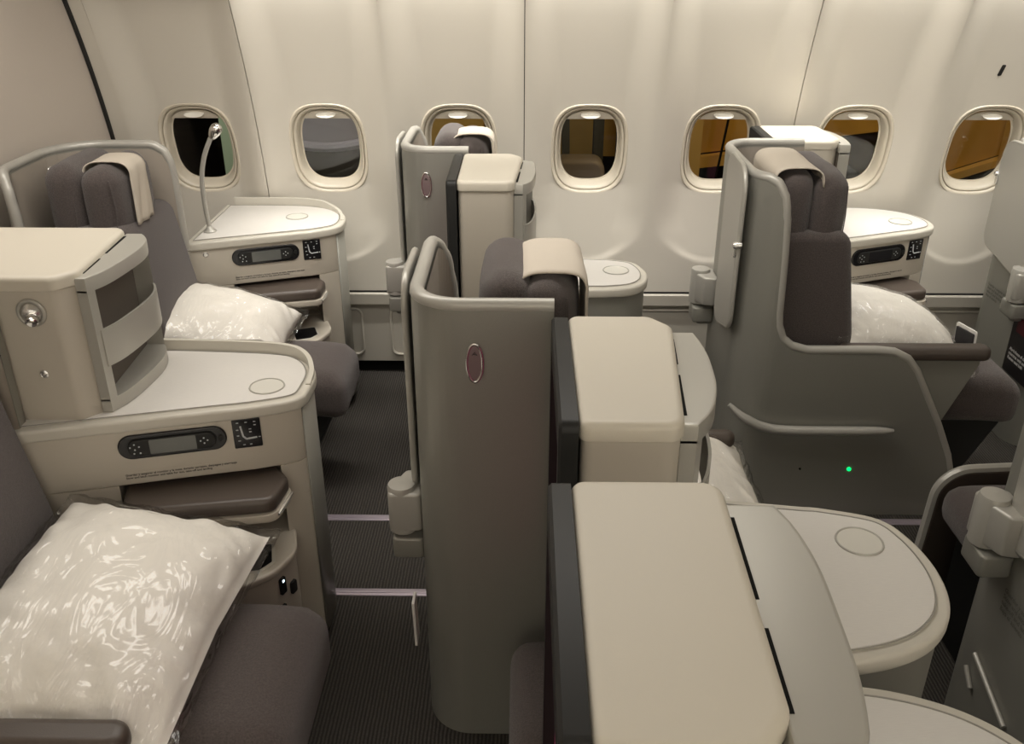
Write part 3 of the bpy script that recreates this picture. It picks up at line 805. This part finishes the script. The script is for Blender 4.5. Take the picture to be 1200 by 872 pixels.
# ------------------------------------------------------------------ pillows in clear bags
def pillow(c, U, V_, hu, hv, th, label, seed=0, skirt=.018, rest=None):
    c, U = Vector(c), Vector(U).normalized(); V_ = Vector(V_); V_ = (V_-U*V_.dot(U)).normalized(); N = U.cross(V_)
    if N.z < 0: N = -N
    n = 44
    def prof(u, v): return max(0., (1-abs(u)**2.6))**.55*max(0., (1-abs(v)**2.6))**.55
    def surf(sgn, off, crease, ext):
        out = []
        for i in range(n+1):
            for j in range(n+1):
                u, v = i/n*2-1, j/n*2-1
                u = math.copysign(abs(u)**.85, u); v = math.copysign(abs(v)**.85, v)
                su = 1-.055*(1-v*v)*0-.05*(1-v*v); sv = 1-.05*(1-u*u)
                x, y = hu*u*(1.0-.06*(1-abs(v))*abs(u)), hv*v*(1.0-.06*(1-abs(u))*abs(v))
                h = th*prof(u, v)
                q = Vector((x*7+seed*3.1, y*7, sgn*.7+seed))
                wr = .010*noise.noise(q)+.006*noise.noise(q*2.3)
                # gathers running in from the edges
                edge = max(abs(u), abs(v)); e = sstep(.55, .95, edge)
                wr += .005*e*math.sin((x*60+y*75)+6*noise.noise(q*1.3))
                h = h+wr*min(1, h/th*2.2)
                if ext:
                    k = 1+ext*sstep(.9, 1., edge)
                    x *= k; y *= k
                    rg = abs(noise.noise(Vector((x*26+y*9+seed, y*22-x*5, seed*.3+sgn))))
                    rg2 = abs(noise.noise(Vector((x*55, y*48+x*20, 3.3+seed))))
                    h += off+crease*(.5-rg)*1.2+crease*.5*(.4-rg2)
                    if edge > .97: h += .020*noise.noise(Vector((x*30, y*30, 9+seed)))
                dr = -.012*sstep(.8, 1., edge)
                out.append(c+U*x+V_*y+N*(sgn*(h)+(dr if sgn > 0 else 0)*0))
        return out
    def mesh(off, cr, ext, nm, m, par):
        a, b = surf(1, off, cr, ext), surf(-.72, off, cr, ext); F = []; k = n+1; o = k*k
        for i in range(n):
            for j in range(n):
                p = i*k+j; F.append((p, p+k, p+k+1, p+1)); F.append((o+p, o+p+1, o+p+k+1, o+p+k))
        bd = [(i, 0) for i in range(n)]+[(n, j) for j in range(n)]+[(n-i, n) for i in range(n)]+[(0, n-j) for j in range(n)]
        for (i1, j1), (i2, j2) in zip(bd, bd[1:]+bd[:1]): F.append((i1*k+j1, i2*k+j2, o+i2*k+j2, o+i1*k+j1))
        return G().add(a+b, F).build(nm, m, par, sharp=0)
    r = root('bed_pillow', tuple(c), label, 'pillow', 'wrapped pillows on the seats')
    mesh(0, 0, 0, 'pillow', M['pillow'], r)
    mesh(.005, .006, skirt/hu, 'plastic_bag', M['film'], r)
    return r

# ------------------------------------------------------------------ placing the suites
# nearest suite at bottom left
shell(-1.50, -1.15, 1.815, +1, .67, -.62, 1.14, 'taupe-lined shell behind the nearest seat at bottom left', low_wall=False, panel=False, low=.60)
seat(-1.50, 1.17, 1.61, 'brown-grey seat at bottom left carrying the biggest pillow', xf=1.07, arm=(1.085, -1.15, -.66, .62, .035), clz=.465, back_y=(1.17, 1.765))
cabinet(-1.53, 1.82, +1, 0, .375, 'cream cabinet with chrome reading light above the nearest left console', (-.983, -1.002), [(.04, -.965), (.10, -.942), (.20, -.928), (.28, -.926), (.34, -.942), (.372, -.965)], light=(-1.078, 1.068), pedestal=False, zlow=.79, bezel=False)
console((-1.40, 1.70), (-.575, 1.918), [(-.548, 1.945), (-.532, 2.02), (-.538, 2.10), (-.58, 2.175), (-.66, 2.215), (-.90, 2.235), (-1.42, 2.245)], +1, 'white-topped console nearest the camera on the left, magazine rack on its end', coaster=(-.638, 2.0), z_start=.29,
        lip=[(-.975, 2.222), (-.80, 2.215), (-.66, 2.20), (-.58, 2.16), (-.545, 2.09), (-.54, 2.02)], handset_u=.585)
pillow((-.835, 1.425, .58), (.47, -.02, -.085), (.06, 1, .0), .232, .315, .105, 'big white pillow in a clear bag on the bottom-left seat', 1)

# suite in the middle
shell(-.235, .06, 1.65, -1, .47, .75, 1.155, 'tall champagne shell in mid-picture with an oval emblem on its broad side', oval=True, ovalx=-.098, hingev=(.13, .535, 0), panel_v=(.12, .40), rc2=.08, wrap=-.04, ptop=.012)
seat(-.235, 1.70, 2.09, 'brown-grey seat behind the middle shell, headrest draped in beige cloth', xf=.90, cloth_t=(.1, .8), headtop=1.19, hx=(.20, .295), arm=(2.085, .12, .56, .635, .022))
cabinet(.055, 1.65, -1, .02, .455, 'cream cabinet joined to the middle shell with the oval emblem', (.280, .247), [(.065, .322), (.10, .328), (.167, .333), (.261, .329), (.318, .32), (.378, .302), (.425, .272)])
console((.27, 1.545), (.62, 1.495), [(.69, 1.465), (.728, 1.40), (.742, 1.31), (.73, 1.225), (.695, 1.16), (.63, 1.108), (.53, 1.076), (.40, 1.070), (.27, 1.070)], -1, 'white round-ended console table right of centre with a large round drink rest', detail=False, coaster=(.626, 1.381))
pillow((.36, 1.94, .575), (1, 0, -.12), (0, 1, 0), .225, .205, .09, 'white pillow in a clear bag half hidden behind the middle cabinets', 2)

# mirrored suite on the camera's side of the centre line
cabinet(.035, .45, +1, .14, .595, 'cream cabinet at the bottom edge, closest to the camera, dark bezel on its left', (.258, .270), [(.16, .325), (.186, .335), (.253, .348), (.343, .355), (.434, .358), (.51, .350), (.56, .335)])
console((.27, .575), (.62, .605), [(.69, .635), (.728, .70), (.742, .79), (.73, .875), (.695, .94), (.63, .992), (.53, 1.026), (.40, 1.035), (.27, 1.035)], +1, 'white console table cut off by the bottom edge of the picture', detail=False, coaster=(.626, .719))

# shell at the right edge
D3 = shell(1.08, 1.5, 1.80, +1, .68, 1.9, 1.16, 'champagne shell at the right edge nearest the camera, chunky hinge on its back', low_wall=False, hingev=(.13, .59, 0), panel_v=(.14, .58))

# window suites
A1 = shell(-1.60, -1.215, 3.11, +1, .50, -.76, 1.165, 'taupe-lined shell against the bulkhead at far left', panel=False, rc=.19, rc2=.14, wrap=-.05, free_edge=.79)
bt = lathe([(.012, 0), (.012, .004), (.008, .007), (.0, .006)], (-1.555, 2.93, 1.115), (1, -.25, .1)).build('call_button', M['bright'], A1, label='small round silver button on the lining')
seat(-1.60, 2.68, 3.03, 'purple-grey seat at far left by the bulkhead, cloth on its headrest', xf=1.0, cloth_t=(.20, .58), arm=(2.655, -1.20, -.83, .63, .028), clz=.47, headtop=1.18, back_y=(2.69, 3.09), bx=.035, lobe_y=(2.72, 3.05))
console((-1.238, 3.142), (-.765, 3.318), [(-.725, 3.36), (-.705, 3.44), (-.725, 3.54), (-.79, 3.62), (-.90, 3.665), (-1.05, 3.675), (-1.24, 3.675)], +1, 'white-topped console under the first windows at far left, reading lamp standing on it', coaster=(-.902, 3.486), handset_u=.285, screw=(.07, .745),
        lip=[(-1.2, 3.665), (-1.0, 3.662), (-.88, 3.645), (-.80, 3.60), (-.74, 3.53), (-.715, 3.45)])
pillow((-1.05, 2.91, .575), (.45, .02, -.12), (0, 1, .05), .235, .215, .10, 'white pillow in a clear bag on the far-left window seat', 3)

shell(-.43, -.19, 3.07, -1, .42, .55, 1.15, 'champagne shell by the window behind the middle one, small oval emblem', oval=True, ovalx=-.337, hingev=(.10, .60, 0), panel_v=(.10, .35), rc2=.08, wrap=-.04, ptop=.012)
seat(-.43, 3.11, 3.45, 'mauve-grey seat by the third window, only its headrest top showing', xf=.88, cloth_t=(.05, .5), headtop=1.195, hx=(.17, .25))
cabinet(-.235, 3.07, -1, .02, .40, 'small cream cabinet below the third and fourth windows', (-.008, -.03), [(.05, .022), (.10, .033), (.20, .036), (.28, .030), (.34, .018), (.375, -.005)])
console((.0, 3.035), (.33, 2.995), [(.37, 2.97), (.398, 2.92), (.41, 2.85), (.395, 2.775), (.345, 2.722), (.26, 2.70), (.0, 2.70)], -1, 'white console table in the aisle below the fourth window', detail=False, coaster=(.307, 2.87))

shell(.675, .96, 3.17, +1, .55, 1.50, 1.165, 'large champagne shell right of centre with a grab rail and a green light', hingev=(.12, .62, 0), panel_v=(.26, .50), grip=(.672, 1.215, .345), wrap=.015)
seat(.675, 2.68, 3.12, 'purple-grey seat right of centre seen side on, cloth hung over its rear headrest', xf=1.0, cloth_lobe=0, cloth_t=(.0, .75), arm=(2.665, 1.02, 1.50, .625, .032), clz=.47, arm_front=[(1.17, .585), (1.475, .585), (1.345, .25), (1.19, .22)], headtop=1.175, hx=(.155, .275))
cabinet(.865, 3.22, +1, .04, .33, 'cream cabinet showing above the headrest below the sixth window', (1.132, 1.118), [(.055, 1.165), (.10, 1.173), (.18, 1.178), (.26, 1.17), (.32, 1.15)])
console((1.09, 3.172), (1.53, 3.346), [(1.57, 3.385), (1.592, 3.46), (1.57, 3.55), (1.51, 3.62), (1.40, 3.665), (1.25, 3.675), (1.10, 3.675)], +1, 'white-topped console below the sixth window at right', coaster=(1.466, 3.448), handset_u=.27, lcd='lcdoff')
pillow((1.245, 2.92, .58), (.45, .02, -.12), (0, 1, .05), .235, .215, .105, 'white pillow in a clear bag on the right window seat', 4)

A4 = shell(1.90, 2.2, 3.07, -1, .55, 2.6, 1.09, 'pale grey shell back below the seventh window at the right edge', hingev=(.14, .565, 0), panel_v=(.16, .52), low_wall=False, ptop=.012)

# ------------------------------------------------------------------ things of their own
# gooseneck reading lamp on the far-left console
r = root('reading_lamp', (-1.185, 3.285, .80), 'slim silver gooseneck reading lamp on the far-left console', 'lamp')
lathe([(.024, .0), (.024, .004), (.016, .010), (.009, .022), (.0, .03)], (-1.185, 3.285, .80)).build('base', M['shellrim'], r)
pth = smooth_path([(-1.185, 3.285, .815), (-1.188, 3.28, .90), (-1.182, 3.272, 1.0), (-1.160, 3.262, 1.08), (-1.128, 3.255, 1.145), (-1.112, 3.25, 1.165)], 8)
tube(pth, .0085, 12).build('gooseneck', M['shellrim'], r, sharp=60)
lathe([(.0, -.004), (.010, .0), (.016, .012), (.021, .030), (.020, .048), (.012, .058), (.0, .060)], (-1.118, 3.252, 1.155), (.55, -.12, .80)).build('lamp_head', M['chrome'], r, sharp=60)

# footrests under the cabinets
r = root('footrest', (1.25, 2.02, 0), 'fabric footrest in a curved frame at the right edge behind the hinge', 'footrest')
def puff(p, q):
    p = p.copy(); p.z += .02*(1-q.x*q.x)*(1-q.y*q.y)*(q.z > 0); return p
rbox((1.335, 1.95, .435), (.21, .125, .06), .05, 10, fn=puff).build('cushion', M['fabric'], r, sharp=0)
o = rpoly([(1.12, .06), (1.14, .50), (1.55, .525), (1.55, .06)], [.02, .09, .02, .02], 10)
prism(o, 2.095, 2.125, .006, .006, XZ(0)).build('side_cheek', M['pad'], r)
tube([(x, 2.11, z) for x, z in o[:-1]], .014, 8).build('cheek_trim', M['shellrim'], r)
prism(rect(1.2, 1.5, .0, .39), 1.86, 2.06, fr=XZ(0)).build('support', M['mattblack'], r)
r = root('footrest', (.1, 1.42, 0), 'fabric footrest tucked below the dark monitor bezel at bottom centre', 'footrest')
rbox((.13, 1.42, .31), (.155, .17, .075), .05, 10, fn=puff).build('cushion', M['fabric'], r, sharp=0)
prism(rpoly(rect(.02, .24, 0, .24), .01), 1.28, 1.56, fr=XZ(0)).build('support', M['bezel'], r)

# magazine in the back of the middle shell, card and booklet on the right shells
g = G()
prism(rpoly(rect(1.655, 1.70, .28, .41), .004), -.003, .003, fr=Fr((-.246, 0, 0), (0, 1, 0), (-.02, 0, 1), (-1, 0, 0))).build('magazine', M['paper'], loc=(0, 0, 0))
tag(bpy.data.objects['magazine'], 'white edge of a magazine sticking out behind the middle shell', 'magazine')

# safety card on the far-right shell
yA = 3.245
r = root('safety_card', (1.888, 3.1, .28), 'black safety card with white lettering on the far-right shell', 'card')
fc = Fr((1.895, yA, 0), (0, -1, 0), (0, 0, 1), (-1, 0, 0))
prism(rpoly(rect(0, .22, .27, .60), .004), .001, .006, fr=fc).build('card', M['card'], r)
prism(rect(.03, .20, .44, .52), .006, .0068, fr=fc).build('picture', M['red'], r)
text('lettering', 'Abróchese el cinturón\nmientras esté sentado\nFasten seat belt', .018, fc, .02, .36, .0072, M['whiteink'], r)
fa = Fr((1.898, 3.5, 0), (0, -1, 0), (0, 0, 1), (-1, 0, 0))
text('lettering', 'Guardar y asegurar el monitor\nStow and latch monitor for taxi\ntake-off and landing\nBajo el asiento', .0155, fa, .0, .525, .004, M['greyink'], A4)
fd = Fr((1.078, 1.61, 0), (0, -1, 0), (0, 0, 1), (-1, 0, 0))
text('lettering', 'Guardar y asegurar el monitor\nStow and latch monitor for taxi\ntake-off and landing\nBajo el asiento', .0165, fd, .0, .50, .004, M['greyink'], D3)
for (u0, z0, u1, z1) in ((-.04, .28, .13, .225), (-.06, .225, -.02, .19)):
    tube([fd.p(u0, z0, .004), fd.p(u1, z1, .004)], .006, 8).build('pull_strip', M['shellrim'], D3)
# booklet holder by the right window seat
r = root('booklet', (1.46, 2.86, .47), 'small booklet in a white holder beside the right pillow', 'booklet')
fk = Fr((1.50, 2.84, .60), (.25, -.93, 0), (0, .12, 1), (-.93, -.25, 0))
prism(rpoly(rect(-.05, .05, -.1, .015), .006), -.006, .0, fr=fk).build('holder', M['paper'], r)
prism(rpoly(rect(-.042, .045, -.1, .004), .004), .0, .006, fr=fk).build('cover', M['card'], r)

# ------------------------------------------------------------------ outside: apron and gantry at night
prism(rect(-30, 40, 6.5, 60), -4.6, -4.5).build('apron_ground', M['apron'], kind='structure')
prism(rect(-30, 40, -5, 18), 40, 40.5, fr=XZ(0)).build('terminal_wall', M['dark'], kind='structure')
r = root('boarding_bridge', (4.0, 9.5, -4.5), 'ochre boarding bridge lit orange outside the right-hand windows', 'bridge')
prism([(1.60, -.17), (2.45, -.06), (3.6, .08), (3.6, 2.5), (1.60, 2.5)], 9.0, 11.5, fr=XZ(0)).build('tunnel', M['gantry'], r)
prism([(1.60, -.29), (2.45, -.20), (2.45, -.075), (1.60, -.185)], 8.9, 9.0, fr=XZ(0)).build('lower_beam', M['gantrybeam'], r)
prism([(3.9, -.42), (5.2, .02), (5.2, 2.5), (3.6, 2.5), (3.6, -.52)], 9.0, 11.0, fr=XZ(0)).build('cabin_side', M['gantry'], r)
prism([(3.75, -.56), (5.2, -.06), (5.2, .01), (3.75, -.48)], 8.9, 9.0, fr=XZ(0)).build('cabin_beam', M['gantrybeam'], r)
for x in (1.60, 4.66): prism(rpoly(rect(x-.05, x+.09, -.55, 1.0), .01), 8.75, 8.9, fr=XZ(0)).build('post', M['gantrybeam'], r)
tube([(1.80, 8.7, -.7), (1.98, 8.7, .8)], .012, 8).build('cable', M['mattblack'], r)
prism(rect(1.58, 1.86, -.60, -.42), 8.7, 8.9, fr=XZ(0)).build('junction_box', M['gantrybeam'], r)
for x in (2.0, 4.9): prism(rect(x-.2, x+.2, -4.5, .0), 10.4, 10.8, fr=XZ(0)).build('leg', M['dark'], r)
r = root('loading_gantry', (.6, 9.5, -4.5), 'dark posts before an ochre panel outside the fourth window', 'gantry')
prism(rect(.2, 1.4, -.52, 2.5), 10.5, 10.6, fr=XZ(0)).build('panel', M['gantry'], r)
for a, b, w_ in ((.40, .58, .06), (.78, .76, .08), (1.02, 1.00, .07)):
    prism([(a-w_/1.5, .8), (a+w_/1.5, .8), (b+w_/2, -4.5), (b-w_/2, -4.5)], 9.6, 9.8, fr=XZ(0)).build('post', M['dark'], r)
prism(rpoly(rect(.28, .80, -1.6, -.22), .12), 9.0, 9.3, .05, .05, XZ(0)).build('reflection_slab', M['cowl'], r)  # added slab standing in for the grey reflection low in the fourth pane
r = root('canopy', (-.7, 9, 0), 'ochre canopy edge outside the third window', 'canopy')
prism(rect(-.95, -.36, .06, .9), 8.0, 8.2, fr=XZ(0)).build('edge_board', M['gantry'], r)
r = root('engine_cowling', (-1.9, 8, -1), 'grey engine cowling outside the second window', 'engine')
lathe([(1.2, 0), (1.35, .05), (1.42, .4), (1.42, 1.6), (1.0, 2.2)], (-2.0, 9.2, 1.22), (-.15, 1, 0), 48).build('cowl', M['cowl'], r)
tube([(-2.0+1.36*math.cos(a), 9.15, 1.22+1.36*math.sin(a)) for a in [2*PI*i/64 for i in range(64)]], .05, 8, closed=True).build('lip_ring', M['cowl'], r)
prism(rect(-2.80, -2.45, -2.5, 1.6), 8.4, 8.5, fr=XZ(0)).build('green_panel', M['green'], loc=(0, 0, 0))
tag(bpy.data.objects['green_panel'], 'pale green upright panel outside the first window', 'panel')

# ------------------------------------------------------------------ light
def area(name, loc, to, sx, sy, e, col, spread=None):
    l = bpy.data.lights.new(name, 'AREA'); l.shape = 'RECTANGLE'; l.size = sx; l.size_y = sy; l.energy = e; l.color = col
    if spread: l.spread = math.radians(spread)
    o = bpy.data.objects.new(name, l); COL.objects.link(o); o.location = loc
    d = Vector(to)-Vector(loc); o.rotation_euler = d.to_track_quat('-Z', 'Y').to_euler(); return o
W1 = (1., .965, .90)
area('cove_light', (1.20, 3.43, 1.70), (1.20, 3.60, 1.45), 4.5, .03, 9, W1)
area('cove_light', (1.20, 3.36, 1.835), (1.20, 3.42, .4), 4.5, .05, 14, W1, 75)
area('ceiling_and_fill_light', (.9, 2.35, 2.16), (.9, 3.75, .65), 4.6, .25, 7, W1, 110)  # unseen fill lamp, added to brighten the lower window wall
area('cove_light', (1.20, -1.25, 1.80), (1.20, -1.62, 1.10), 4.5, .06, 80, W1)
area('ceiling_and_fill_light', (-.5, 2.2, 2.2), (-.5, 2.0, 0), 2.4, .5, 23, (1., .95, .88))
area('ceiling_and_fill_light', (.6, -.2, 2.2), (.6, .5, 0), 4.2, .6, 19, (1., .935, .85))
area('apron_lamp', (3.0, 6.2, 3.5), (3.4, 9.5, -.5), 2, 2, 95, (1., .68, .28))
area('apron_lamp', (-2.5, 6.2, 2.5), (-2.2, 9.0, 0), 1, 1, 60, (.92, .90, .90))

w = bpy.data.worlds.new('night'); S.world = w; w.use_nodes = True
bg = w.node_tree.nodes['Background']; bg.inputs[0].default_value = (.30, .24, .18, 1); bg.inputs[1].default_value = .02

# ------------------------------------------------------------------ camera
cd = bpy.data.cameras.new('camera'); cam = bpy.data.objects.new('camera', cd); COL.objects.link(cam)
cd.sensor_fit = 'HORIZONTAL'; cd.sensor_width = 36; cd.lens = 1060/1200*36; cd.clip_start = .05; cd.clip_end = 200
cam.location = (0, 0, 1.82); cam.rotation_euler = (math.radians(90-26), 0, math.radians(.8))
S.camera = cam
S.view_settings.view_transform = 'Standard'; S.view_settings.look = 'None'; S.view_settings.exposure = 0; S.view_settings.gamma = 1
S.view_settings.use_curve_mapping = False
S.cycles.use_denoising = True
S.cycles.max_bounces = 8; S.cycles.transparent_max_bounces = 12
